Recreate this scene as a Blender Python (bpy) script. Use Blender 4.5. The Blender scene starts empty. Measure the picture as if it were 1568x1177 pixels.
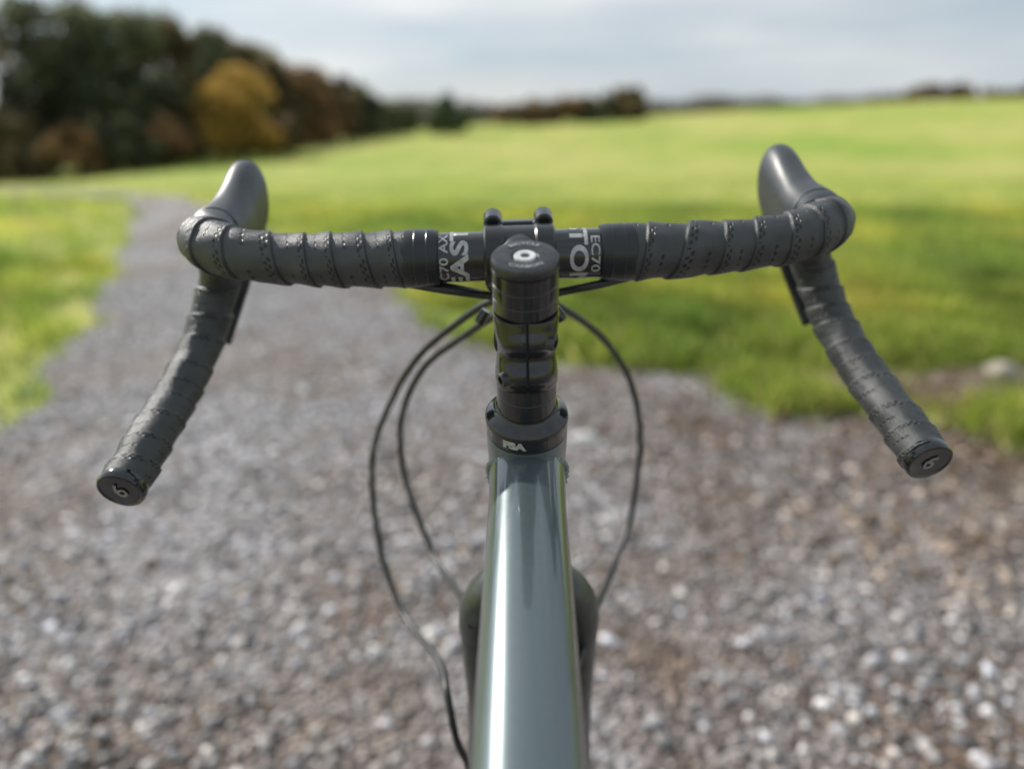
import bpy, bmesh, math, random
import numpy as np
from mathutils import Vector, Matrix, noise as mnoise
random.seed(7); rng=np.random.default_rng(11)
H=1.052
scn=bpy.context.scene
col=scn.collection
rad=math.radians

# ------------------------------------------------------------------ materials
def new_mat(name):
    m=bpy.data.materials.new(name); m.use_nodes=True
    nt=m.node_tree
    b=[n for n in nt.nodes if n.type=='BSDF_PRINCIPLED'][0]
    return m,nt,b
def L(nt,a,b): nt.links.new(a,b)
def N(nt,t,**k):
    n=nt.nodes.new(t)
    for a,v in k.items(): setattr(n,a,v)
    return n
def M(nt,op,a,b=None,clamp=False):
    n=nt.nodes.new('ShaderNodeMath'); n.operation=op; n.use_clamp=clamp
    for i,v in enumerate((a,b)):
        if v is None: continue
        if isinstance(v,(int,float)): n.inputs[i].default_value=v
        else: nt.links.new(v,n.inputs[i])
    return n.outputs[0]
def noise(nt,scale,detail=4,rough=.55,coord='Object',scl=(1,1,1)):
    tc=N(nt,'ShaderNodeTexCoord'); mp=N(nt,'ShaderNodeMapping'); mp.inputs['Scale'].default_value=scl
    L(nt,tc.outputs[coord],mp.inputs[0])
    n=N(nt,'ShaderNodeTexNoise'); n.inputs['Scale'].default_value=scale; n.inputs['Detail'].default_value=detail
    n.inputs['Roughness'].default_value=rough
    L(nt,mp.outputs[0],n.inputs['Vector'])
    return n.outputs[0]
def ramp(nt,fac,stops):
    r=N(nt,'ShaderNodeValToRGB'); L(nt,fac,r.inputs[0])
    e=r.color_ramp.elements
    while len(e)<len(stops): e.new(.5)
    for i,(p,c) in enumerate(stops):
        e[i].position=p; e[i].color=(*c,1)
    return r.outputs[0]
def bump(nt,b,h,strength,dist):
    bp=N(nt,'ShaderNodeBump'); bp.inputs['Strength'].default_value=strength; bp.inputs['Distance'].default_value=dist
    L(nt,h,bp.inputs['Height']); L(nt,bp.outputs[0],b.inputs['Normal'])
def simple(name,c,rough=.5,metal=0,coat=0,var=.15,scale=120,bmp=0.0,coatr=.05,rvar=.1):
    m,nt,b=new_mat(name)
    n=noise(nt,scale)
    c0=tuple(x*(1-var) for x in c); c1=tuple(min(1,x*(1+var)) for x in c)
    L(nt,ramp(nt,n,[(.3,c0),(.7,c1)]),b.inputs['Base Color'])
    r=M(nt,'ADD',M(nt,'MULTIPLY',noise(nt,scale*.4),rvar*2),rough-rvar)
    L(nt,r,b.inputs['Roughness'])
    b.inputs['Metallic'].default_value=metal
    b.inputs['Coat Weight'].default_value=coat; b.inputs['Coat Roughness'].default_value=coatr
    if bmp: bump(nt,b,n,.5,bmp)
    return m
m_paint=simple('frame_paint',(.110,.142,.150),.30,.45,1.0,.05,400,0,.05,.03)
m_fork=simple('fork_paint_dusty',(.050,.058,.054),.42,.2,.35,.4,60,0.0004,.15,.08)
m_gloss=simple('gloss_black',(.008,.008,.009),.16,0,.6,.2,60,0,.04,.04)
m_satin=simple('satin_black',(.012,.012,.013),.30,0,.2,.2,200,0,.1,.06)
m_stemm=simple('stem_black',(.010,.010,.011),.22,.2,.7,.2,200,0,.06,.05)
m_anod=simple('anodised_black',(.03,.03,.032),.28,.6,0,.2,200)
m_cap=simple('cap_brushed',(.065,.066,.07),.32,.7,0,.25,160)
m_rubber=simple('hood_rubber',(.042,.047,.053),.40,0,0,.15,300,.0002)
m_finish=simple('finishing_tape',(.016,.018,.021),.28,0,0,.15,90,.0008)
m_hose=simple('hose_black',(.026,.027,.028),.38,0,0,.2,100)
m_white=simple('white_print',(.62,.62,.62),.4,0,0,.12,300)
m_greyp=simple('grey_print',(.42,.42,.43),.4,0,0,.25,300)
m_capp=simple('plug_print',(.26,.26,.26),.4,.2,0,.25,300)
m_lp=simple('cap_light_print',(.36,.36,.36),.4)
m_tyre=simple('tyre_rubber',(.02,.02,.02),.8,0,0,.3,90,.001)
m_steel=simple('bolt_steel',(.55,.55,.54),.3,.85,0,.1,200)
m_bark=simple('bark',(.06,.045,.035),.9,0,0,.4,6,.02)

def tape_mat():
    m,nt,b=new_mat('bar_tape')
    uv=N(nt,'ShaderNodeUVMap'); uv.uv_map='wrap'
    sp=N(nt,'ShaderNodeSeparateXYZ'); L(nt,uv.outputs[0],sp.inputs[0])
    a=M(nt,'FRACT',sp.outputs[0]); bb=sp.outputs[1]
    PITCH=.021; SP=.0042
    holes=None
    for (pos,off) in ((.14,0),(.23,.5),(.62,.25)):
        if pos>.5:
            grp=M(nt,'LESS_THAN',M(nt,'FRACT',M(nt,'DIVIDE',bb,.031)),.50)
        else:
            grp=M(nt,'LESS_THAN',M(nt,'FRACT',M(nt,'ADD',M(nt,'DIVIDE',bb,.019),off*.3)),.80)
        du=M(nt,'MULTIPLY',M(nt,'SUBTRACT',a,pos),PITCH)
        dv=M(nt,'MULTIPLY',M(nt,'SUBTRACT',M(nt,'FRACT',M(nt,'ADD',M(nt,'DIVIDE',bb,SP),off)),.5),SP*.60)
        d=M(nt,'SQRT',M(nt,'ADD',M(nt,'MULTIPLY',du,du),M(nt,'MULTIPLY',dv,dv)))
        h=M(nt,'MULTIPLY',M(nt,'SUBTRACT',1,M(nt,'DIVIDE',M(nt,'SUBTRACT',d,.0006),.0004,),True),grp,True)
        h=M(nt,'MAXIMUM',h,0)
        holes=h if holes is None else M(nt,'MAXIMUM',holes,h)
    seam=M(nt,'LESS_THAN',a,.045)
    dark=M(nt,'MAXIMUM',holes,M(nt,'MULTIPLY',seam,.8))
    n=noise(nt,900,3); n2=noise(nt,60,4)
    base=ramp(nt,n2,[(.3,(.027,.030,.033)),(.72,(.054,.058,.061))])
    mx=N(nt,'ShaderNodeMixRGB'); L(nt,dark,mx.inputs[0]); L(nt,base,mx.inputs[1]); mx.inputs[2].default_value=(.002,.002,.002,1)
    L(nt,mx.outputs[0],b.inputs['Base Color'])
    L(nt,M(nt,'ADD',.33,M(nt,'MULTIPLY',n2,.2)),b.inputs['Roughness'])
    b.inputs['Specular IOR Level'].default_value=.6
    wv=M(nt,'MULTIPLY',M(nt,'SINE',M(nt,'MULTIPLY',sp.outputs[0],2*math.pi*20)),M(nt,'SINE',M(nt,'MULTIPLY',bb,2*math.pi/.0011)))
    hgt=M(nt,'SUBTRACT',M(nt,'ADD',M(nt,'MULTIPLY',wv,.22),M(nt,'MULTIPLY',n,.8)),M(nt,'MULTIPLY',dark,2.5))
    bump(nt,b,hgt,.7,.0004)
    return m
m_tape=tape_mat()

def leaf_mat(name,trans=.35):
    m,nt,b=new_mat(name)
    at=N(nt,'ShaderNodeAttribute'); at.attribute_name='col'
    n=noise(nt,3.0,4)
    hs=N(nt,'ShaderNodeHueSaturation'); L(nt,at.outputs['Color'],hs.inputs['Color'])
    L(nt,M(nt,'ADD',.7,M(nt,'MULTIPLY',n,.6)),hs.inputs['Value'])
    L(nt,hs.outputs[0],b.inputs['Base Color']); b.inputs['Roughness'].default_value=.6
    b.inputs['Specular IOR Level'].default_value=.25
    tr=N(nt,'ShaderNodeBsdfTranslucent'); L(nt,hs.outputs[0],tr.inputs[0])
    mix=N(nt,'ShaderNodeMixShader'); mix.inputs[0].default_value=trans
    out=[x for x in nt.nodes if x.type=='OUTPUT_MATERIAL'][0]
    L(nt,b.outputs[0],mix.inputs[1]); L(nt,tr.outputs[0],mix.inputs[2]); L(nt,mix.outputs[0],out.inputs[0])
    return m
m_leaf=leaf_mat('foliage',.4); m_grass=leaf_mat('grass_blades_mat',.5); m_fallen=leaf_mat('fallen_leaf_mat',.1)

def stone_mat():
    m,nt,b=new_mat('gravel_stones')
    at=N(nt,'ShaderNodeAttribute'); at.attribute_name='col'
    n=noise(nt,90,5)
    hs=N(nt,'ShaderNodeHueSaturation'); L(nt,at.outputs['Color'],hs.inputs['Color'])
    L(nt,M(nt,'ADD',.6,M(nt,'MULTIPLY',n,.8)),hs.inputs['Value'])
    L(nt,hs.outputs[0],b.inputs['Base Color'])
    b.inputs['Roughness'].default_value=.42
    bump(nt,b,n,.4,.002)
    return m
m_stone=stone_mat()

def meadow_mat():
    m,nt,b=new_mat('meadow_grass')
    n1=noise(nt,.10,5,.6,scl=(1,.5,1)); n2=noise(nt,9,5,.7); n3=noise(nt,.9,4,.65,scl=(1,.5,1))
    c=ramp(nt,n1,[(.34,(.30,.41,.065)),(.50,(.47,.47,.125)),(.66,(.56,.51,.19))])
    d=ramp(nt,n3,[(.3,(.66,.76,.62)),(.7,(1.10,1.06,1.1))])
    mu=N(nt,'ShaderNodeMixRGB',blend_type='MULTIPLY'); mu.inputs[0].default_value=1; L(nt,c,mu.inputs[1]); L(nt,d,mu.inputs[2])
    d2=ramp(nt,n2,[(.3,(.6,.65,.55)),(.65,(1.12,1.12,1.1))])
    mu2=N(nt,'ShaderNodeMixRGB',blend_type='MULTIPLY'); mu2.inputs[0].default_value=1; L(nt,mu.outputs[0],mu2.inputs[1]); L(nt,d2,mu2.inputs[2])
    L(nt,mu2.outputs[0],b.inputs['Base Color']); b.inputs['Roughness'].default_value=.9
    b.inputs['Specular IOR Level'].default_value=.15
    bump(nt,b,n2,.6,.05)
    return m
def gravel_mat(name,k=(1,1,1)):
    m,nt,b=new_mat(name)
    tc=N(nt,'ShaderNodeTexCoord')
    v=N(nt,'ShaderNodeTexVoronoi'); v.inputs['Scale'].default_value=70; L(nt,tc.outputs['Object'],v.inputs['Vector'])
    n=noise(nt,1.5,5,.65); n2=noise(nt,25,5,.7)
    sp=N(nt,'ShaderNodeSeparateColor'); L(nt,v.outputs['Color'],sp.inputs[0])
    S=lambda c:tuple(a*b_ for a,b_ in zip(c,k))
    c=ramp(nt,sp.outputs[0],[(.1,S((.13,.108,.094))),(.5,S((.26,.235,.22))),(.95,S((.55,.53,.51)))])
    t=ramp(nt,n,[(.40,(.55,.42,.33)),(.58,(1,1,1.06))])
    mu=N(nt,'ShaderNodeMixRGB',blend_type='MULTIPLY'); mu.inputs[0].default_value=1; L(nt,c,mu.inputs[1]); L(nt,t,mu.inputs[2])
    L(nt,mu.outputs[0],b.inputs['Base Color']); b.inputs['Roughness'].default_value=.6
    hh=M(nt,'ADD',M(nt,'MULTIPLY',v.outputs['Distance'],-1),M(nt,'MULTIPLY',n2,.3))
    bump(nt,b,hh,1,.02)
    return m
m_meadow=meadow_mat(); m_gravel=gravel_mat('gravel_bed'); m_earth=gravel_mat('bare_earth_mat',(.85,.66,.50))

# ------------------------------------------------------------------ mesh helpers
def add_obj(name,me,parent=None,mat=None,smooth=True):
    o=bpy.data.objects.new(name,me); col.objects.link(o)
    if mat: me.materials.append(mat)
    if smooth: me.polygons.foreach_set('use_smooth',[True]*len(me.polygons))
    if parent: o.parent=parent
    return o
def pym(name,V,F,mat,parent=None,smooth=True):
    me=bpy.data.meshes.new(name); me.from_pydata([tuple(v) for v in V],[],F); me.update()
    return add_obj(name,me,parent,mat,smooth)
def npm(name,V,F,mat,colr=None,parent=None,smooth=False):
    me=bpy.data.meshes.new(name); V=np.asarray(V,np.float32); F=np.asarray(F,np.int32)
    n,k=F.shape
    me.vertices.add(len(V)); me.vertices.foreach_set('co',V.ravel())
    me.loops.add(n*k); me.loops.foreach_set('vertex_index',F.ravel())
    me.polygons.add(n); me.polygons.foreach_set('loop_start',np.arange(0,n*k,k,dtype=np.int32))
    me.update(calc_edges=True); me.validate()
    if colr is not None:
        ca=me.color_attributes.new('col','FLOAT_COLOR','POINT')
        c=np.ones((len(V),4),np.float32); c[:,:3]=colr; ca.data.foreach_set('color',c.ravel())
    return add_obj(name,me,parent,mat,smooth)
def empty(name,loc=(0,0,0),parent=None):
    o=bpy.data.objects.new(name,None); col.objects.link(o); o.location=loc; o.empty_display_size=.1
    if parent: o.parent=parent
    return o
def spline(pts,n):
    P=[Vector(p) for p in pts]; P=[P[0]*2-P[1]]+P+[P[-1]*2-P[-2]]
    out=[]
    for i in range(1,len(P)-2):
        for j in range(n):
            t=j/n
            a,b,c,d=P[i-1],P[i],P[i+1],P[i+2]
            out.append(.5*((2*b)+(c-a)*t+(2*a-5*b+4*c-d)*t*t+(3*b-a-3*c+d)*t**3))
    out.append(P[-2]); return out
def resample(P,n):
    s=[0]
    for i in range(1,len(P)): s.append(s[-1]+(P[i]-P[i-1]).length)
    out=[];k=0
    for i in range(n):
        d=s[-1]*i/(n-1)
        while k<len(s)-2 and s[k+1]<d: k+=1
        t=(d-s[k])/max(1e-9,s[k+1]-s[k]); out.append(P[k].lerp(P[k+1],min(1,t)))
    return out,s[-1]
def frames(P,up0=Vector((0,0,1))):
    fr=[];prev=None
    for i in range(len(P)):
        T=(P[min(i+1,len(P)-1)]-P[max(i-1,0)]).normalized()
        if prev is None: n=(up0-T*up0.dot(T))
        else: n=prev-T*prev.dot(T)
        n.normalize(); prev=n; fr.append((T,n,T.cross(n)))
    return fr
def tube_vf(P,rf,seg=16,cap=True,sq=(1,1),up=Vector((0,0,1))):
    fr=frames(P,up);V=[];F=[]
    n=len(P)
    for i,p in enumerate(P):
        r=rf(i/(n-1)) if callable(rf) else rf
        T,a,b=fr[i]
        for j in range(seg):
            th=2*math.pi*j/seg
            V.append(p+a*(math.cos(th)*r*sq[0])+b*(math.sin(th)*r*sq[1]))
    for i in range(n-1):
        for j in range(seg):
            F.append((i*seg+j,i*seg+(j+1)%seg,(i+1)*seg+(j+1)%seg,(i+1)*seg+j))
    if cap:
        F.append(tuple(reversed(range(seg)))); F.append(tuple(range((n-1)*seg,n*seg)))
    return V,F
def tube(name,pts,rf,mat,parent,seg=16,n=12,sq=(1,1),up=Vector((0,0,1))):
    P=spline(pts,n) if len(pts)>2 else [Vector(pts[0]).lerp(Vector(pts[1]),k/n) for k in range(n+1)]
    V,F=tube_vf(P,rf,seg,True,sq,up); return pym(name,V,F,mat,parent)
def lathe(name,o,d,xa,prof,mat,parent,seg=64,smooth=True,edge=True):
    o=Vector(o);d=Vector(d).normalized();xa=Vector(xa);xa=(xa-d*xa.dot(d)).normalized();ya=d.cross(xa)
    V=[];F=[]
    for (t,r) in prof:
        for j in range(seg):
            th=2*math.pi*j/seg; V.append(o+d*t+xa*(r*math.cos(th))+ya*(r*math.sin(th)))
    n=len(prof)
    for i in range(n-1):
        for j in range(seg): F.append((i*seg+j,(i+1)*seg+j,(i+1)*seg+(j+1)%seg,i*seg+(j+1)%seg))
    F.append(tuple(range(seg))); F.append(tuple(reversed(range((n-1)*seg,n*seg))))
    ob=pym(name,V,F,mat,parent)
    if edge:
        bm=bmesh.new(); bm.from_mesh(ob.data)
        for e in bm.edges:
            if len(e.link_faces)==2 and e.calc_face_angle(0)>rad(32): e.smooth=False
        bm.normal_update(); bmesh.ops.recalc_face_normals(bm,faces=bm.faces); bm.to_mesh(ob.data); bm.free()
    return ob
def box(name,c,ax,hd,bev,mat,parent,seg=3):
    bm=bmesh.new(); bmesh.ops.create_cube(bm,size=2)
    bmesh.ops.scale(bm,vec=hd,verts=bm.verts)
    bmesh.ops.bevel(bm,geom=list(bm.edges),offset=bev,segments=seg,affect='EDGES',profile=.5)
    mt=Matrix([[ax[0][0],ax[1][0],ax[2][0],c[0]],[ax[0][1],ax[1][1],ax[2][1],c[1]],[ax[0][2],ax[1][2],ax[2][2],c[2]],[0,0,0,1]])
    bm.transform(mt); bmesh.ops.recalc_face_normals(bm,faces=bm.faces)
    me=bpy.data.meshes.new(name); bm.to_mesh(me); bm.free()
    return add_obj(name,me,parent,mat)
def loft(name,secs,mat,parent,seg=32,p=2.3):
    V=[];F=[]
    for (c,u,v,hu,hv) in secs:
        for j in range(seg):
            th=2*math.pi*j/seg; cs,sn=math.cos(th),math.sin(th)
            V.append(Vector(c)+Vector(u)*(hu*math.copysign(abs(cs)**(2/p),cs))+Vector(v)*(hv*math.copysign(abs(sn)**(2/p),sn)))
    n=len(secs)
    for i in range(n-1):
        for j in range(seg): F.append((i*seg+j,i*seg+(j+1)%seg,(i+1)*seg+(j+1)%seg,(i+1)*seg+j))
    F.append(tuple(reversed(range(seg)))); F.append(tuple(range((n-1)*seg,n*seg)))
    o=pym(name,V,F,mat,parent)
    bm=bmesh.new(); bm.from_mesh(o.data); bmesh.ops.recalc_face_normals(bm,faces=bm.faces); bm.to_mesh(o.data); bm.free()
    return o
def text(name,body,size,mapper,mat,parent,bold=0.0,align='CENTER',cuts=3):
    cu=bpy.data.curves.new(name,'FONT'); cu.body=body; cu.size=size; cu.align_x=align; cu.align_y='CENTER'; cu.offset=bold
    o=bpy.data.objects.new(name,cu); col.objects.link(o)
    dg=bpy.context.evaluated_depsgraph_get(); dg.update()
    me=bpy.data.meshes.new_from_object(o.evaluated_get(dg)); bpy.data.objects.remove(o)
    bm=bmesh.new(); bm.from_mesh(me); bmesh.ops.triangulate(bm,faces=bm.faces)
    bmesh.ops.subdivide_edges(bm,edges=bm.edges,cuts=cuts,use_grid_fill=True)
    for v in bm.verts: v.co=mapper(v.co.x,v.co.y)
    bm.to_mesh(me); bm.free(); me.materials.clear()
    return add_obj(name,me,parent,mat,False)

# ------------------------------------------------------------------ terrain
FX=[-200,-60,-20,-12,-9,0,14,26,44,80,200]; FZ=[-6,-3.4,-2.0,-1.4,-1.2,-.85,-.3,.7,1.5,2.3,3.0]
def terrain(x,y):
    x=np.asarray(x,float);y=np.asarray(y,float)
    f=0
    for dx in (-3,-1.5,0,1.5,3): f=f+np.interp(x+dx,FX,FZ)/5
    t=np.clip((y-6)/24,0,1); s=t*t*(3-2*t)
    z=f*s
    z=z-np.clip(y-85,0,120)*.022
    z=z+s*.06*np.sin(x*.5+y*.21)*np.sin(y*.33+1)
    return z
LY=[-6,0,1,2.4,3.46,5.54,7.97,9.75,10.4,10.9,11.3]; LX=[-1.3,-1.3,-1.45,-1.78,-2.12,-2.95,-4.0,-5.0,-6.2,-8.0,-11.5]
RY=[-6,-4,.5,1.6,2.25,2.70,2.95,3.12,3.5,4.3,5.7,9.0,9.9,10.7,11.2,11.6]; RX=[9,8,6,3.5,1.68,1.04,.80,.2,-.44,-.66,-1.58,-3.74,-4.4,-5.6,-7.2,-11.4]
def wob(y,k): return .06*np.sin(y*5.1+k)+.04*np.sin(y*11.7+2*k)+.025*np.sin(y*23+3*k)
def left(y): y=np.asarray(y,float); return np.interp(y,LY,LX)+wob(y,1.)*np.clip(y/6+.4,0,1)*.8
def right(y): y=np.asarray(y,float); return np.interp(y,RY,RX)+wob(y,2.3)
def earth_q(x,y):
    dx=(x-1.72); dy=(y-(2.92+.05*np.sin(x*3)))
    return np.sqrt((dx/.95)**2+(dy/.19)**2)+.25*np.sin(x*9+y*5)*np.sin(y*14-x*4)
def geo(a,b,n): return list(np.geomspace(a,b,n))
xs=np.array([-v for v in reversed(geo(12.4,700,26))]+list(np.arange(-12,8,.25))+geo(8.2,700,34))
ys=np.array([-v for v in reversed(geo(6,200,10))]+list(np.arange(-5.6,15,.2))+geo(15.2,1500,60))
X,Y=np.meshgrid(xs,ys); Z=terrain(X,Y)
V=np.stack([X.ravel(),Y.ravel(),Z.ravel()],1); nx=len(xs); ny=len(ys)
I=np.arange(nx*ny).reshape(ny,nx)
F=np.stack([I[:-1,:-1].ravel(),I[:-1,1:].ravel(),I[1:,1:].ravel(),I[1:,:-1].ravel()],1)
npm('meadow_ground',V,F,m_meadow,smooth=True)
yy=np.arange(-5.6,11.3,.05); cc=np.linspace(0,1,60)
YY=np.repeat(yy[:,None],60,1); XX=left(yy)[:,None]*(1-cc)+right(yy)[:,None]*cc
ZZ=terrain(XX,YY)+.006+np.clip(YY-6,0,1)*.012
V=np.stack([XX.ravel(),YY.ravel(),ZZ.ravel()],1); I=np.arange(V.shape[0]).reshape(len(yy),60)
F=np.stack([I[:-1,:-1].ravel(),I[:-1,1:].ravel(),I[1:,1:].ravel(),I[1:,:-1].ravel()],1)
npm('gravel_path',V,F,m_gravel,smooth=True)
gx=np.arange(.6,3.1,.02); gy=np.arange(2.5,3.4,.02); GX,GY=np.meshgrid(gx,gy); I=np.arange(GX.size).reshape(GX.shape)
F=np.stack([I[:-1,:-1].ravel(),I[:-1,1:].ravel(),I[1:,1:].ravel(),I[1:,:-1].ravel()],1)
qc=earth_q(GX.ravel()[F].mean(1),GY.ravel()[F].mean(1)); F=F[qc<1.05]
npm('bare_earth',np.stack([GX.ravel(),GY.ravel(),np.full(GX.size,.011)],1),F,m_earth)

def icosa():
    bm=bmesh.new(); bmesh.ops.create_icosphere(bm,subdivisions=1,radius=1)
    v=np.array([x.co[:] for x in bm.verts]); f=np.array([[w.index for w in fc.verts] for fc in bm.faces]); bm.free(); return v,f
iv,iff=icosa()
def pnoise(x,y): return np.sin(x*2.1+y*1.3+.7*np.sin(y*2.9))*np.sin(x*1.1-y*2.4+1)+.5*np.sin(x*5.3+1.1*y)*np.sin(y*4.7-x)
def stones(n,x0,x1,y0,y1,smin,smax,spill=0.06,patch=False):
    x=rng.uniform(x0,x1,n*3); y=rng.uniform(y0,y1,n*3)
    k=(x>left(y)-rng.exponential(spill,n*3)*.6)&(x<right(y)+rng.exponential(spill,n*3))
    if patch: k=earth_q(x,y)<1.15
    k&=rng.uniform(0,1,n*3)<np.clip(.75+.55*pnoise(x,y),.15,1)
    x=x[k][:n]; y=y[k][:n]; n=len(x)
    s=smin+(smax-smin)*rng.power(.6,n)**1.3
    base=iv[None]*(1+rng.uniform(-.28,.28,(n,len(iv),1)))
    sc=np.stack([s*rng.uniform(.7,1.3,n),s*rng.uniform(.6,1.1,n),s*rng.uniform(.4,.75,n)],1)
    base=base*sc[:,None,:]
    ax=rng.uniform(-.5,.5,n); c,sn=np.cos(ax)[:,None],np.sin(ax)[:,None]
    by=base[:,:,1]*c-base[:,:,2]*sn; bz=base[:,:,1]*sn+base[:,:,2]*c
    az=rng.uniform(0,6.28,n); c,sn=np.cos(az)[:,None],np.sin(az)[:,None]
    bx=base[:,:,0]*c-by*sn; by2=base[:,:,0]*sn+by*c
    z=terrain(x,y)+.006+sc[:,2]*.35
    V=np.stack([bx+x[:,None],by2+y[:,None],bz+z[:,None]],2).reshape(-1,3)
    F=(iff[None]+(np.arange(n)*len(iv))[:,None,None]).reshape(-1,3)
    g=np.clip(rng.lognormal(-1.10,.58,n),.07,.85)
    warm=rng.uniform(0,1,n); tint=np.stack([1+.08*warm,np.ones(n),1.08-.16*warm],1)
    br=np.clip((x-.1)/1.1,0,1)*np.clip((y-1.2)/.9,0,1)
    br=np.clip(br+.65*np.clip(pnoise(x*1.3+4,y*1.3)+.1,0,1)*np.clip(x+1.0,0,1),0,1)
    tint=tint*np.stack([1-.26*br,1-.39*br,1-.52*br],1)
    cl=np.repeat(g[:,None]*tint,len(iv),0)
    return V,F,cl
Vs=[];Fs=[];Cs=[];off=0
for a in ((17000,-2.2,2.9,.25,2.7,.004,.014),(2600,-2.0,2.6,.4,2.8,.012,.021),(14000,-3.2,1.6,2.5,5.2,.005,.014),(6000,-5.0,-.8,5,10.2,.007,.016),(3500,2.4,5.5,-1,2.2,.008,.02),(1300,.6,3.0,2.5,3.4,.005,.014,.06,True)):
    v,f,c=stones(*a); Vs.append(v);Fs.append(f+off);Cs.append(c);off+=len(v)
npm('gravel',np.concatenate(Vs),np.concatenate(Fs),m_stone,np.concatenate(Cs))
def rock(name,loc,s,c):
    bm=bmesh.new(); bmesh.ops.create_icosphere(bm,subdivisions=3,radius=1)
    for v in bm.verts:
        k=1+.35*mnoise.noise(v.co*1.3+Vector(loc)*3)+.1*mnoise.noise(v.co*5)
        v.co=Vector((v.co.x*s[0]*k,v.co.y*s[1]*k,v.co.z*s[2]*k))+Vector(loc)
    me=bpy.data.meshes.new(name); bm.to_mesh(me); bm.free()
    return add_obj(name,me,None,simple('rock_mat',c,.8,0,0,.3,40,.004))
rock('rock',(1.93,2.98,.030),(.065,.045,.042),(.42,.37,.30))
rock('rock',(.20,2.33,.012),(.045,.035,.022),(.65,.63,.60))

def cards(n,pos,size,flat=0.0,asp=.7):
    nrm=rng.normal(size=(n,3)); nrm[:,2]+=flat; nrm/=np.linalg.norm(nrm,axis=1)[:,None]
    r=rng.normal(size=(n,3)); u=np.cross(nrm,r); u/=np.linalg.norm(u,axis=1)[:,None]; v=np.cross(nrm,u)
    u=u*size[:,None]; v=v*size[:,None]*asp
    V=np.stack([pos-u*.5,pos-v*.5+nrm*size[:,None]*.1,pos+u*.5,pos+v*.5+nrm*size[:,None]*.1],1).reshape(-1,3)
    F=np.arange(n*4).reshape(n,4); return V,F
n=3800
x=np.concatenate([rng.normal(1.5,.8,3000),rng.uniform(-2,4,800)]); y=np.concatenate([rng.normal(2.35,.45,3000),rng.uniform(.6,5,800)])
p=np.stack([x,y,terrain(x,y)+.016],1); s=rng.uniform(.015,.036,n)
V,F=cards(n,p,s,2.5)
pal=np.array([(.17,.095,.055),(.12,.07,.04),(.23,.14,.08),(.09,.06,.045)]); cl=pal[rng.integers(0,4,n)]*rng.uniform(.7,1.2,(n,1))
npm('fallen_leaves',V,F,m_fallen,np.repeat(cl,4,0))

def blades(n,x,y,h,w,palette):
    a=rng.uniform(0,6.28,n); lean=rng.uniform(0,.6,n)*h; la=rng.uniform(0,6.28,n)
    z=terrain(x,y)
    dx=np.cos(a)*w/2; dy=np.sin(a)*w/2
    V=np.stack([np.stack([x-dx,y-dy,z],1),np.stack([x+dx,y+dy,z],1),np.stack([x+np.cos(la)*lean*.35+dx*.6,y+np.sin(la)*lean*.35+dy*.6,z+h*.6],1),np.stack([x+np.cos(la)*lean,y+np.sin(la)*lean,z+h],1)],1).reshape(-1,3)
    F=(np.array([[0,1,2,3]])+(np.arange(n)*4)[:,None])
    pal=np.array(palette); k=rng.integers(0,len(pal),n); c=pal[k]*rng.uniform(.7,1.25,(n,1))
    return V,F,np.repeat(c,4,0)
GP=[(.30,.42,.055),(.38,.46,.08),(.20,.31,.04),(.52,.50,.16),(.44,.46,.11)]
Vs=[];Fs=[];Cs=[];off=0
def addb(n,x0,x1,y0,y1,hm):
    global off
    x=rng.uniform(x0,x1,n); y=rng.uniform(y0,y1,n)
    L_=left(y);R_=right(y)
    k=(x<L_+.03)|(x>R_-.02)
    dist=np.where(x<L_+.03,L_-x,x-R_)
    pn=np.sin(x*6.1+y*3.3)*np.sin(x*2.7-y*5.9)+.6*np.sin(x*13+y*9)
    k&=(rng.uniform(0,1,n)<np.clip(.30+dist*1.6+pn*.45,0.05,1)*np.clip(1.15-np.clip(y-5,0,9)/9.5,0.0,1))
    q=earth_q(x,y); k&=(q>1.0)|(rng.uniform(0,1,n)<.05)
    x=x[k];y=y[k];pn=pn[k]
    big=pnoise(x*.8+2,y*.6)
    h=hm*rng.uniform(.5,1.3,len(x))*(1+.45*np.clip(pn,-.8,1.6)); w=rng.uniform(.004,.009,len(x))*(1+y*.12)
    v,f,c=blades(len(x),x,y,h,w,GP)
    lt=.86+.10*np.clip((y-4)/5,0,1.6)+.12*(x<left(y)+.1)
    c=c*np.repeat(lt+.26*np.clip(pn,-1,1)+.30*np.clip(big,-1,1),4)[:,None]
    g=np.repeat(np.clip(big,-1,1),4); c[:,0]*=1+.20*g
    Vs.append(v);Fs.append(f+off);Cs.append(c);off+=len(v)
addb(85000,-1,4.5,2.2,5,.065); addb(30000,-4,-1.2,1.4,5.5,.055); addb(60000,-2.6,7,5,9,.05); addb(24000,-8,-2.5,5,10,.045); addb(26000,-9,12,9,15,.045); addb(9000,1.2,5,1.0,2.6,.05)
for (tx,ty,tr,nn) in ((.95,2.85,.16,700),(1.75,2.42,.22,1100),(1.3,3.42,.3,1200),(.3,3.35,.25,900),(2.3,2.2,.2,800),(.0,3.55,.22,700),(1.9,3.5,.35,1500),(1.02,2.66,.14,900)):
    x=rng.normal(tx,tr*.6,nn); y=rng.normal(ty,tr*.4,nn)
    v,f,c=blades(nn,x,y,rng.uniform(.04,.12,nn),rng.uniform(.005,.009,nn),GP)
    Vs.append(v);Fs.append(f+off);Cs.append(c);off+=len(v)
npm('grass',np.concatenate(Vs),np.concatenate(Fs),m_grass,np.concatenate(Cs))

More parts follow.
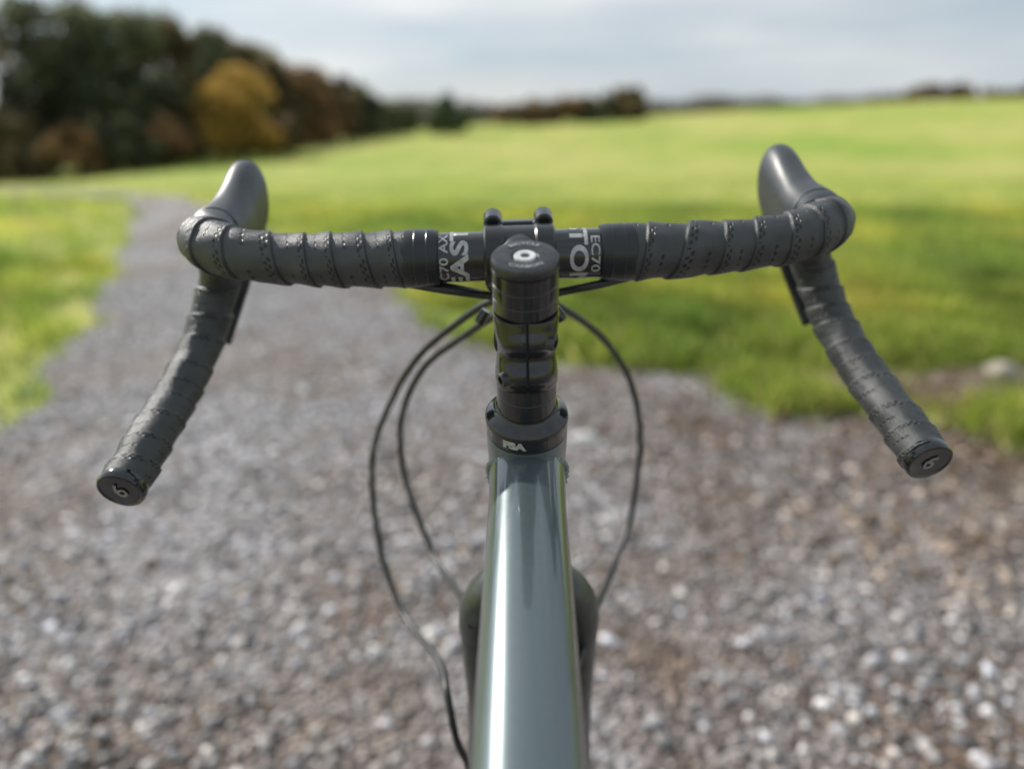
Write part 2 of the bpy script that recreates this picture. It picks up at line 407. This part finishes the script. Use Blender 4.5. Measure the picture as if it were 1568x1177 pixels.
# ------------------------------------------------------------------ trees
def tree_geo(x,y,top,r,cols,nleaf=2600,ls=.26,low=.12,blobs=16):
    z0=float(terrain(x,y)); h=top-z0
    TV=[];TF=[]
    def addtube(P,r0,r1,seg=7):
        v,f=tube_vf(P,lambda t:r0+(r1-r0)*t,seg)
        o=len(TV); TV.extend(v); TF.extend([tuple(i+o for i in q) for q in f])
    base=Vector((x,y,z0-.1))
    addtube(spline([base,base+Vector((.03*h,0,h*.35)),base+Vector((-.02*h,.02*h,h*.85))],4),.035*h+.04,.01*h)
    B=[]
    for i in range(blobs):
        a=random.uniform(0,6.28); q=math.sqrt(random.random())
        zz=random.uniform(low+.1,.9); rr=r*math.sin(math.pi*min(1,(zz*.8+.22)))**.7*q*.8
        B.append((x+math.cos(a)*rr,y+math.sin(a)*rr,z0+h*zz,random.uniform(.26,.40)*min(r,h*.55),random.uniform(.5,1.5)))
        if i<6: addtube(spline([base+Vector((0,0,h*random.uniform(.2,.5))),base+Vector((math.cos(a)*rr*.5,math.sin(a)*rr*.5,h*zz*.75)),Vector(B[-1][:3])],3),.012*h+.02,.006*h,5)
    Ba=np.array(B); k=rng.integers(0,blobs,nleaf)
    d=rng.normal(size=(nleaf,3)); d/=np.linalg.norm(d,axis=1)[:,None]
    rr=Ba[k,3]*rng.uniform(.45,1.12,nleaf)
    p=Ba[k,:3]+d*rr[:,None]*np.array([1.1,1.1,.95])
    p[:,2]=np.maximum(p[:,2],z0+.05)
    LV,LF=cards(nleaf,p,rng.uniform(.6,1.3,nleaf)*ls,.3)
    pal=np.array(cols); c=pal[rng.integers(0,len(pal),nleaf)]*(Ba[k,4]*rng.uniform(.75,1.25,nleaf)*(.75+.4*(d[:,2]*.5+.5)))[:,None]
    return TV,TF,LV,LF,np.repeat(c,4,0)
def make_trees(name,lst,**kw):
    e=empty(name); TV=[];TF=[];LV=[];LF=[];LC=[];lo=0
    for a in lst:
        k=dict(kw)
        if len(a)>5: k.update(a[5])
        tv,tf,lv,lf,lc=tree_geo(*a[:5],**k)
        o=len(TV);TV+=tv;TF+=[tuple(i+o for i in q) for q in tf]
        LV.append(lv);LF.append(lf+lo);LC.append(lc);lo+=len(lv)
    pym('trunks_and_limbs' if len(lst)>1 else 'trunk_and_limbs',TV,TF,m_bark,e)
    npm('foliage',np.concatenate(LV),np.concatenate(LF),m_leaf,np.concatenate(LC),e)
sc=lambda L_,k:[tuple(c*k for c in q) for q in L_]
G=sc([(.095,.118,.065),(.13,.145,.075),(.07,.09,.058),(.16,.155,.085)],1.25)  # woodland greens scaled lighter, standing in for haze
GB=sc([(.14,.12,.07),(.19,.145,.08),(.11,.11,.065),(.24,.165,.08)],1.25)  # same lift, haze put into the brown-green leaf colour
OR=[(.50,.31,.07),(.42,.27,.07),(.58,.38,.09),(.32,.24,.07)]
BR=[(.34,.20,.10),(.26,.17,.09),(.20,.17,.085),(.42,.25,.11)]
DG=[(.09,.125,.06),(.12,.155,.065),(.07,.095,.05)]
FB=[(.30,.28,.25),(.34,.29,.25),(.24,.25,.24)]  # far foliage, distance haze painted in as paler, greyer colour
wood=[(-31.5,38,5.9,2.9,G),(-28.7,38,5.9,2.8,G),(-25.4,37,5.8,2.6,GB),(-23.0,38.5,6.0,2.5,G),(-20.8,39,5.7,2.5,G),(-19.3,40.5,5.7,2.4,G),(-18.3,42.5,5.2,2.3,GB),(-17.2,45,5.0,2.3,G),
 (-17,49,4.6,2.4,GB),(-15.6,50.5,4.0,2.1,GB),(-14.4,52,3.8,1.9,BR),(-13.6,54.5,3.4,1.9,BR),(-13.0,58,2.9,1.9,GB),(-12.6,61,2.5,1.9,G),(-12.0,66,2.1,2.0,G),(-11.4,70,1.6,1.9,G),
 (-30,47,6.9,3.2,G),(-25,47,6.8,3.0,G),(-22,49,6.5,3,G),(-20,52,5.8,2.8,GB),(-18,56,4.7,2.6,G),(-36,40,6.4,3.4,G),(-41,39,6.6,3.4,GB),(-33,34,3.2,2.2,GB),
 (-19.0,33.5,.2,1.3,BR),(-21.3,34,.5,1.5,GB),(-17.4,35,.4,1.3,G),(-23.5,34,.6,1.7,BR),(-16.6,37,.4,1.3,BR),(-26,34,.8,1.9,G),(-12.2,40,.3,1.3,GB)]
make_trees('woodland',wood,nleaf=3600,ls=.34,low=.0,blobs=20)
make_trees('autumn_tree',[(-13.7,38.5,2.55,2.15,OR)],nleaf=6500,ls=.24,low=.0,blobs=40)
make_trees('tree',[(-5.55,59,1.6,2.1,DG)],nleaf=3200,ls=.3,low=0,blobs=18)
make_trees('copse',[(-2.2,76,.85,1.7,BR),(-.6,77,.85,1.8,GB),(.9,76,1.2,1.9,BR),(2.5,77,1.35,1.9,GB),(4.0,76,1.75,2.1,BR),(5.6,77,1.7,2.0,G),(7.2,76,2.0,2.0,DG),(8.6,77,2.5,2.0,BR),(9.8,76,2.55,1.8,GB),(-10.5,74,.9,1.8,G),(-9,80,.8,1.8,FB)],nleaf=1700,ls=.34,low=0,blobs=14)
make_trees('hedge',[(42+i*1.7,95+random.uniform(-2,2),2.5+.9*math.sin(i*.45)**2+random.uniform(-.2,.3),2.0,BR if i%2 else GB) for i in range(11)],nleaf=1000,ls=.4,low=0,blobs=12)
n=26000
x=rng.uniform(-60,120,n); y=rng.uniform(138,150,n)
zt=1.35+.35*np.sin(x*.23)+.3*np.sin(x*.61+1)+.25*np.sin(x*1.7)+np.clip((x-10)/80,0,1)*.9
zb=terrain(x,y); z=zb+(zt-zb)*rng.uniform(0,1,n)**.6
V,F=cards(n,np.stack([x,y,z],1),rng.uniform(.5,1.2,n),.3)
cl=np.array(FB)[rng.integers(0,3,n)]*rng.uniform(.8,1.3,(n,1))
npm('distant_trees',V,F,m_leaf,np.repeat(cl,4,0))

# ------------------------------------------------------------------ bicycle
bike=empty('bicycle',(0,.509,H-.094)); bike.rotation_euler=(0,rad(-.85),0)
CAP=Vector((0,-.11,.0205)); D=Vector((0,.309,-.951)).normalized(); NN=Vector((0,-.951,-.309)).normalized(); XA=Vector((1,0,0))
st=empty('steering_assembly',parent=bike)
st.matrix_local=Matrix.Translation(CAP)@Matrix.Rotation(rad(2.4),4,-D)@Matrix.Translation(-CAP)
def A(t,x=0,n=0): return CAP+D*t+XA*x+NN*n
bar_pts=[(.165,.003,.003),(.190,.006,.007),(.2095,.017,.011),(.2175,.036,.011),(.2195,.058,.003),(.2235,.074,-.014),(.2325,.079,-.037),(.2430,.061,-.071),(.2520,.020,-.099),(.2575,-.026,-.117),(.2610,-.058,-.130)]
def tape_r(s):
    return float(np.interp(s,[0,.02,.06,.10,.125,.148,.172,.20,.5],[.0189,.0189,.0182,.0170,.0169,.0180,.0176,.0156,.0150]))
for sx,sd in ((1,'right'),(-1,'left')):
    pts=[(.072,0,0),(.10,.000,.0),(.135,.001,.001)]+bar_pts
    P=spline([(sx*a,b,c) for a,b,c in pts],30); P,Lg=resample(P,680)
    seg=48; fr=frames(P); V=[];F=[];UV=[]
    PITCH=.021
    offs=random.uniform(0,1)
    def phase(s): return s/PITCH+offs+.22*math.sin(s*41+sx)+.12*math.sin(s*97)
    for i,p in enumerate(P):
        s=Lg*i/(len(P)-1); T,a,b=fr[i]
        for j in range(seg):
            th=2*math.pi*j/seg
            ph=(phase(s)+sx*th/(2*math.pi)*1.0)
            f_=ph-math.floor(ph)
            saw=(1-f_) if f_>.06 else f_/.06*(1-.06)
            r=tape_r(s+.017)+.0018*(saw-.5)+.0009*mnoise.noise(p*70+a*math.cos(th)*2+b*math.sin(th)*2)
            if i<4: r-=.001*(4-i)/4
            V.append(p+a*(math.cos(th)*r)+b*(math.sin(th)*r))
    for i in range(len(P)-1):
        s0=Lg*i/(len(P)-1);s1=Lg*(i+1)/(len(P)-1); q0=phase(s0);q1=phase(s1)
        for j in range(seg):
            F.append((i*seg+j,i*seg+(j+1)%seg,(i+1)*seg+(j+1)%seg,(i+1)*seg+j))
            for (q,jj) in ((q0,j),(q0,j+1),(q1,j+1),(q1,j)):
                UV.append((q+sx*jj/seg+5,jj/seg*2*math.pi*.016+1))
    o=pym('bar_tape_'+sd,V,F,m_tape,st)
    uvl=o.data.uv_layers.new(name='wrap')
    uvl.data.foreach_set('uv',np.array(UV,np.float32).ravel())
    lathe('finishing_tape_'+sd,(0,0,0),(sx,0,0),(0,0,1),[(.0530,.0168),(.0532,.0180),(.0545,.0184),(.060,.0191),(.0605,.0188),(.068,.0192),(.0685,.0189),(.074,.0191),(.0765,.0182)],m_finish,st)
    e=P[-1]; T=fr[-1][0]
    lathe('bar_plug_'+sd,e,T,(1,0,0),[(-.006,.0138),(-.0005,.0154),(.0035,.0156),(.0052,.0148),(.0055,.0136),(.0048,.0128),(.0046,.001)],m_gloss,st,48)
    pl=e+T*.0050; ux=(XA-T*XA.dot(T)).normalized(); uy=T.cross(ux)*-1
    if uy.z<0: uy=-uy
    ca,sa=math.cos(.5*sx),math.sin(.5*sx)
    text('plug_mark_'+sd,'6',.0165,lambda x,y,pl=pl,ux=ux,uy=uy,T=T,ca=ca,sa=sa: pl+T*.0006+ux*(x*ca+y*sa)+uy*(-x*sa+y*ca),m_capp,st,.0002,cuts=0)
    secs=[]
    for (yy_,xc,zc,hw,hh) in ((.020,.2040,.012,.0140,.0150),(.030,.2110,.013,.0176,.0186),(.045,.2115,.014,.0178,.0204),(.060,.2098,.015,.0166,.0228),(.078,.2092,.019,.0154,.0265),(.094,.2090,.024,.0152,.0300),(.106,.2090,.0275,.0153,.0310),(.115,.2090,.0295,.0150,.0298),(.122,.2090,.0305,.0136,.0265),(.127,.2090,.031,.0110,.0215),(.1302,.2090,.0315,.007,.0140),(.1315,.2090,.032,.0025,.0050)):
        secs.append(((sx*xc,yy_,zc),(1,0,0),(0,.10,1),hw,hh))
    S=[];pp=[Vector(s[0]) for s in secs]; qq=[Vector((s[3],s[4],0)) for s in secs]
    p2=spline(pp,5); q2=spline(qq,5)
    for a_,b_ in zip(p2,q2): S.append((a_,(1,0,0),(0,.10,1),max(b_.x,.0005),max(b_.y,.0005)))
    loft('hood_'+sd,S,m_rubber,st,40,2.25)
    tube('hood_edge_'+sd,[(sx*(.2112+.0183*math.cos(q)),.034+.003*math.sin(q),.013+.0196*math.sin(q)) for q in [k*math.pi/6-.6 for k in range(9)]],.0009,m_rubber,st,8,5)
    tube('brake_lever_'+sd,[(sx*.210,.112,.004),(sx*.216,.128,-.010),(sx*.226,.128,-.034),(sx*.2355,.116,-.062),(sx*.2425,.104,-.084)],lambda t:.0062-.0015*t,m_satin,st,16,8,(.55,1.2),Vector((0,1,0)))
    box('lever_body_'+sd,(sx*.210,.100,-.002),((1,0,0),(0,1,0),(0,0,1)),(.012,.018,.016),.005,m_satin,st)
lathe('handlebar_centre',(-.056,0,0),(1,0,0),(0,0,1),[(0,.0160),(.001,.0162),(.111,.0162),(.112,.0160)],m_gloss,st)
def barmap(xc,up,kx=1.5):
    R=.01645
    def f(x,y):
        th=x*kx/R*(1 if up==-1 else -1)
        ang=rad(9)+th
        return Vector((xc+up*y,-math.cos(ang)*R,math.sin(ang)*R))
    return f
text('bar_lettering','EAST',.0158,barmap(-.0385,-1,1.45),m_greyp,st,.0005)
text('bar_lettering_b','C70 AX',.0080,barmap(-.0490,-1,1.3),m_greyp,st,.0001)
text('bar_lettering_c','STON',.0158,barmap(.0375,1,1.45),m_greyp,st,.0005)
text('bar_lettering_d','EC70',.0080,barmap(.0485,1,1.5),m_greyp,st,.0001)
lathe('stem_bar_clamp',(-.0235,0,0),(1,0,0),(0,0,1),[(0,.0168),(.0004,.0190),(.0016,.0203),(.012,.0206),(.0135,.0196),(.0335,.0196),(.035,.0206),(.0454,.0203),(.0466,.0190),(.047,.0168)],m_satin,st)
for sx in (-1,1):
    for top in (1,-1):
        c=Vector((sx*.0170,.013,top*.0215))
        dd=Vector((0,1,top*.22)).normalized()
        lathe('faceplate_lug',c-dd*.008,dd,(1,0,0),[(0,.0030),(0.0002,.0048),(.0014,.0060),(.014,.0064),(.0165,.0054),(.017,.004)],m_satin,st,28)
        box('lug_web',c+Vector((-sx*.001,0,-top*.006)),((1,0,0),(0,1,0),(0,0,1)),(.0068,.0085,.0060),.002,m_satin,st)
        lathe('faceplate_bolt',c-dd*.0087,dd,(1,0,0),[(.0,.0036),(.0018,.0036),(.0018,.0030)],m_anod,st,18)
        lathe('bolt_socket',c-dd*.0090,dd,(1,0,0),[(.0,.0017),(.0006,.0017)],m_gloss,st,6)
box('faceplate_bridge',(0,.014,.0185),((1,0,0),(0,1,0),(0,0,1)),(.012,.006,.0025),.001,m_satin,st)
tube('stem_extension',[A(.0545),A(.0545)*.5,(0,-.006,-.001)],lambda t:.0172+.0010*math.cos(t*6.28),m_satin,st,40,10,(1.0,1.0))
for sx in (-1,1):
    secs=[]
    for k in range(25):
        t=.0315+.0465*k/24; q=(k/24-.5)*2
        wdt=.0182-.0016*math.cos(q*math.pi/2)**2*1.1; dep=.0183+.0052*math.exp(-((abs(q)-.48)/.30)**2)-.0015*math.exp(-(q/.2)**2)
        e_=.0006 if k in (0,24) else 0
        secs.append((A(t,0,0),wdt-e_,dep-e_))
    V=[];F=[];sg=28
    for (c,wd,dp) in secs:
        for j in range(sg+1):
            th=math.pi*j/sg
            p=2.9; cs,sn=math.cos(th),math.sin(th)
            nx_=math.copysign(abs(cs)**(2/p),cs); xx_=abs(sn)**(2/p)
            dpt=dp if cs>0 else .0182
            V.append(c+NN*(dpt*nx_)+XA*(sx*(.0008+(wd-.0008)*xx_)))
    n_=sg+1
    for i in range(24):
        for j in range(sg): F.append((i*n_+j,i*n_+j+1,(i+1)*n_+j+1,(i+1)*n_+j))
        F.append((i*n_+sg,i*n_,(i+1)*n_,(i+1)*n_+sg))
    F.append(tuple(range(n_))); F.append(tuple(reversed(range(24*n_,25*n_))))
    o=pym('stem_clamp_half',V,F,m_stemm,st)
    bm=bmesh.new(); bm.from_mesh(o.data); bmesh.ops.recalc_face_normals(bm,faces=bm.faces)
    for e_ in bm.edges:
        if len(e_.link_faces)==2 and e_.calc_face_angle(0)>rad(50): e_.smooth=False
    bm.to_mesh(o.data); bm.free()
    t=.0665 if sx<0 else .0430
    lathe('clamp_bolt',A(t,sx*.0100,.0175),XA*sx+NN*.55,D,[(-.004,.0042),(.0052,.0042),(.0058,.0037),(.0058,.0022),(.0035,.0021),(.0035,.0002)],m_cap,st,28)
lathe('steerer_tube',A(0),D,XA,[(.02,.0150),(.10,.0150)],m_gloss,st,40)
lathe('spacer',A(0),D,XA,[(.0062,.0172),(.0066,.0179),(.0142,.0179),(.0146,.0174),(.0149,.0174),(.0153,.0179),(.0228,.0179),(.0232,.0174),(.0235,.0174),(.0239,.0179),(.0308,.0179),(.0312,.0172)],m_gloss,st)
lathe('spacer',A(0),D,XA,[(.0782,.0170),(.0786,.0177),(.0880,.0177),(.0883,.0173),(.0886,.0173),(.0889,.0177),(.1040,.0177),(.1044,.0170)],m_gloss,st)
lathe('top_cap',A(0),D,XA,[(.0024,.0002),(.0024,.0058),(.0012,.0072),(.0006,.0076),(.0002,.0160),(.0006,.0172),(.0018,.0180),(.0050,.0181),(.0060,.0176)],m_cap,st,72)
lathe('top_cap_bolt',A(0),D,XA,[(.0016,.0024),(.0002,.0026),(.0,.0054),(.0006,.0059),(.0026,.0060)],m_white,st,40)
lathe('bolt_socket',A(0),D,XA,[(.0010,.0001),(.0010,.0023),(.0022,.0024)],m_gloss,st,6)
def capmap(sign):
    R=.0124
    def f(x,y):
        a=(x*1.15/R); r=R+sign*y
        if sign>0: return A(-.0001,r*math.sin(a),-r*math.cos(a))
        return A(-.0001,r*math.sin(a),r*math.cos(a))
    return f
text('cap_lettering','BICYCLE',.0040,capmap(1),m_lp,st,.00005)
text('cap_lettering_b','CARBON',.0040,capmap(-1),m_lp,st,.00005)
lathe('headset_cover',A(0),D,XA,[(.1005,.0178),(.1008,.0186),(.1018,.0190),(.1040,.0212),(.1060,.0240),(.1068,.0249),(.1078,.0252),(.1105,.0252),(.1112,.0250),(.1165,.0249),(.1180,.0247)],m_gloss,bike,96)
lathe('headset_seal',A(0),D,XA,[(.1180,.0240),(.1192,.0240)],m_hose,bike,64)
def hsmap(xc):
    R=.0254
    def f(x,y):
        a=(x*1.3+xc)/R
        return A(.1128-y,R*math.sin(a),R*math.cos(a))
    return f
text('headset_mark','FSA',.0066,hsmap(-.0080),m_greyp,bike,.0005)
lathe('head_tube',A(0),D,XA,[(.1192,.0235),(.1196,.0246),(.122,.0249),(.128,.0248),(.17,.0240),(.25,.0255),(.278,.0275),(.280,.0268)],m_paint,bike,72)
ST=Vector((0,-.064,-.1190)); EN=Vector((0,-.639,-.228)); dr=(EN-ST).normalized(); upv=XA.cross(dr); upv=upv if upv.z>0 else -upv
secs=[]
for k in range(61):
    t=k/60; s=t*(EN-ST).length
    hw=float(np.interp(s,[0,.02,.05,.12,.3,.6],[.0243,.0234,.0228,.0232,.0236,.0200])); hh=float(np.interp(s,[0,.02,.06,.2,.6],[.0250,.0235,.0225,.0215,.0180]))
    secs.append((ST+dr*s,XA,upv,hw,hh))
loft('top_tube',secs,m_paint,bike,64,2.30)
Wp=[]
for k in range(25):
    a=-1.9+3.8*k/24
    x=.0236*math.sin(a); zz=.0245*math.cos(a)
    yb=math.sqrt(max(0,.0256**2-x*x))
    c=ST+upv*zz+XA*x
    tt=(c-CAP).dot(D); Wp.append(A(tt,x,yb*.97))
tube('weld_bead',Wp,lambda t:.0024+.0005*math.sin(t*160),m_paint,bike,10,8)
BB=Vector((0,-.49,-.688)); RA=Vector((0,-.905,-.603)); FA=Vector((0,.14,-.6027))
tube('down_tube',[A(.245),BB],lambda t:.026,m_paint,bike,32)
tube('seat_tube',[BB,(0,-.66,-.185)],lambda t:.0165,m_paint,bike,24)
tube('seatpost',[(0,-.655,-.20),(0,-.705,-.055)],lambda t:.0136,m_anod,bike,24)
SS=[]
for (y_,hw,hh,z_) in ((-.835,.02,.008,-.03),(-.825,.06,.016,-.032),(-.79,.072,.02,-.036),(-.74,.066,.02,-.04),(-.69,.040,.019,-.043),(-.64,.026,.017,-.042),(-.59,.021,.015,-.043),(-.555,.018,.013,-.046),(-.54,.008,.006,-.048)):
    SS.append(((0,y_,z_),(1,0,0),(0,0,1),hw,hh))
loft('saddle',SS,m_rubber,bike,32,2.4)
for sx in (-1,1):
    tube('chainstay',[(sx*.03,-.50,-.688),(sx*.06,-.70,-.65),(sx*.068,-.905,-.603)],lambda t:.011,m_paint,bike,16)
    tube('seatstay',[(sx*.012,-.655,-.24),(sx*.05,-.76,-.40),(sx*.068,-.905,-.603)],lambda t:.008,m_paint,bike,16)
    tube('fork_blade',[A(.262,0,.0),A(.274,sx*.024,0),A(.300,sx*.0385,0),A(.35,sx*.0400,0),A(.45,sx*.042,-.004),A(.58,sx*.050,-.02),Vector((sx*.054,FA.y,FA.z))],lambda t:.0190 if t<.2 else .0190-.009*(t-.2),m_fork,st,28,10,(1.0,.80),Vector((0,1,0)))
lathe('fork_crown',A(0),D,XA,[(.278,.025),(.281,.0285),(.300,.0285),(.312,.024),(.318,.01)],m_fork,st,48)
def wheel(parent,c,w=.021):
    c=Vector(c)
    def ring(name,R,prof,mat,seg=128):
        V=[];F=[];k=len(prof)
        for i in range(seg):
            a=2*math.pi*i/seg
            for (dx,drr) in prof: V.append(c+Vector((dx,math.cos(a)*(R+drr),math.sin(a)*(R+drr))))
        for i in range(seg):
            for j in range(k): F.append((i*k+j,i*k+(j+1)%k,((i+1)%seg)*k+(j+1)%k,((i+1)%seg)*k+j))
        return pym(name,V,F,mat,parent)
    ring('tyre',.333,[(w*math.cos(q),w*math.sin(q)) for q in [2*math.pi*j/20 for j in range(20)]],m_tyre)
    ring('rim',.305,[(.012,.012),(.012,-.008),(.006,-.018),(-.006,-.018),(-.012,-.008),(-.012,.012)],m_satin)
    lathe('hub',c-XA*.05,XA,(0,0,1),[(0,.008),(.005,.022),(.009,.022),(.014,.012),(.086,.012),(.091,.022),(.095,.022),(.1,.008)],m_anod,parent,32)
    lathe('disc_rotor',c-XA*.046,XA,(0,0,1),[(0,.04),(0,.08),(.0018,.08),(.0018,.04)],m_steel,parent,48)
    V=[];F=[]
    for i in range(28):
        a=2*math.pi*i/28; s=1 if i%2 else -1
        p0=c+Vector((s*.04,math.cos(a+.5*s)*.02,math.sin(a+.5*s)*.02)); p1=c+Vector((0,math.cos(a)*.29,math.sin(a)*.29))
        v,f=tube_vf([p0,p1],.001,6); o=len(V);V+=v;F+=[tuple(q+o for q in g) for g in f]
    pym('spokes',V,F,m_anod,parent)
wheel(st,FA); wheel(bike,RA)
lathe('crankset',BB-XA*.045,XA,(0,0,1),[(0,.02),(.08,.02),(.081,.07),(.083,.085),(.086,.085),(.087,.05),(.095,.018)],m_anod,bike,48)
for sx,a in ((1,.3),(-1,.3+math.pi)):
    e=BB+Vector((sx*.065,math.cos(a)*.17,math.sin(a)*.17))
    tube('crank_arm',[BB+XA*sx*.055,e],lambda t:.013-.004*t,m_satin,bike,14,6)
    box('pedal',e+XA*sx*.05,((1,0,0),(0,1,0),(0,0,1)),(.045,.035,.008),.003,m_satin,bike)
hr=.0029
tube('brake_hose',[(-.078,.004,-.017),(-.056,-.003,-.020),(-.036,-.001,-.024),(-.018,.012,-.030),(-.010,.038,-.036),(-.036,.070,-.056),(-.085,.115,-.105),(-.120,.155,-.165),(-.143,.172,-.225),(-.143,.160,-.305),(-.118,.110,-.355),(-.076,.024,-.345),(-.066,-.019,-.345),(-.060,-.032,-.375),(-.052,-.020,-.42),(-.050,.02,-.50)],hr,m_hose,st,12,10)
tube('gear_cable',[(-.078,.010,-.016),(-.045,.006,-.022),(-.012,.018,-.034),(-.008,.045,-.046),(-.040,.090,-.078),(-.085,.140,-.125),(-.113,.170,-.190),(-.110,.168,-.258),(-.082,.110,-.300),(-.050,.020,-.285),(-.036,-.025,-.275)],hr,m_hose,st,12,10)
tube('rear_brake_hose',[(.078,.004,-.017),(.056,-.003,-.020),(.036,-.001,-.024),(.018,.012,-.030),(.010,.038,-.036),(.036,.070,-.056),(.075,.120,-.098),(.106,.165,-.155),(.120,.185,-.220),(.112,.175,-.295),(.082,.110,-.325),(.050,.010,-.300),(.034,-.045,-.30)],hr,m_hose,st,12,10)
for sx in (-1,1):
    lathe('hose_clip',(sx*.0235,.006,-.0385),(sx*.5,0,-.8),(0,1,0),[(0,.0036),(.006,.0040),(.010,.0036)],m_gloss,st,16)
box('frame_hose_port',(-.040,-.028,-.268),((1,0,0),(0,1,0),(0,0,1)),(.006,.008,.004),.002,m_hose,bike)

# ------------------------------------------------------------------ camera / light / sky
cam=bpy.data.cameras.new('camera'); co=bpy.data.objects.new('camera',cam); col.objects.link(co)
co.location=(0,0,H); co.rotation_euler=(rad(70),0,rad(1.02))
cam.sensor_width=36; cam.lens=27.05; cam.clip_start=.02; cam.clip_end=5000
cam.dof.use_dof=True; cam.dof.focus_distance=.458; cam.dof.aperture_fstop=2.35
scn.camera=co
SEL=35; SAZ=-52
sl=bpy.data.lights.new('sun','SUN'); so=bpy.data.objects.new('sun',sl); col.objects.link(so)
sl.energy=4.5; sl.angle=rad(.6); sl.color=(1,.95,.88)
dv=Vector((math.sin(rad(SAZ))*math.cos(rad(SEL)),math.cos(rad(SAZ))*math.cos(rad(SEL)),math.sin(rad(SEL))))
so.rotation_euler=dv.to_track_quat('Z','Y').to_euler()
w=bpy.data.worlds.new('World'); scn.world=w; w.use_nodes=True; nt=w.node_tree
bg=[n for n in nt.nodes if n.type=='BACKGROUND'][0]
sky=N(nt,'ShaderNodeTexSky'); sky.sky_type='NISHITA'; sky.sun_disc=False; sky.sun_elevation=rad(SEL); sky.sun_rotation=rad(SAZ)
sky.dust_density=.5; sky.air_density=1.0
tc=N(nt,'ShaderNodeTexCoord'); mp=N(nt,'ShaderNodeMapping'); mp.inputs['Scale'].default_value=(1,1,6); mp.inputs['Rotation'].default_value=(0,rad(5),0)
L(nt,tc.outputs['Generated'],mp.inputs[0])
nz=N(nt,'ShaderNodeTexNoise'); nz.inputs['Scale'].default_value=2.4; nz.inputs['Detail'].default_value=6; nz.inputs['Roughness'].default_value=.5; L(nt,mp.outputs[0],nz.inputs['Vector'])
nz2=N(nt,'ShaderNodeTexNoise'); nz2.inputs['Scale'].default_value=1.1; nz2.inputs['Detail'].default_value=3; L(nt,mp.outputs[0],nz2.inputs['Vector'])
rp=ramp(nt,nz2.outputs[0],[(.36,(.72,.72,.72)),(.62,(.95,.95,.95))])
cl=ramp(nt,nz.outputs[0],[(.34,(.52,.62,.71)),(.50,(.65,.72,.78)),(.66,(.86,.89,.90))])
# thin cloud is brighter towards the sun
dp=N(nt,'ShaderNodeVectorMath',operation='DOT_PRODUCT'); L(nt,tc.outputs['Generated'],dp.inputs[0]); dp.inputs[1].default_value=dv
gl=M(nt,'POWER',M(nt,'MAXIMUM',dp.outputs['Value'],0.0),3.0)
k=M(nt,'ADD',7.4,M(nt,'MULTIPLY',gl,3.8))
vm=N(nt,'ShaderNodeVectorMath',operation='SCALE'); L(nt,cl,vm.inputs[0]); L(nt,k,vm.inputs['Scale'])
mx=N(nt,'ShaderNodeMixRGB'); L(nt,rp,mx.inputs[0]); L(nt,sky.outputs[0],mx.inputs[1]); L(nt,vm.outputs[0],mx.inputs[2])
L(nt,mx.outputs[0],bg.inputs[0]); bg.inputs[1].default_value=.12
scn.view_settings.view_transform='Standard'
try: scn.view_settings.look='None'
except: pass
scn.view_settings.exposure=0
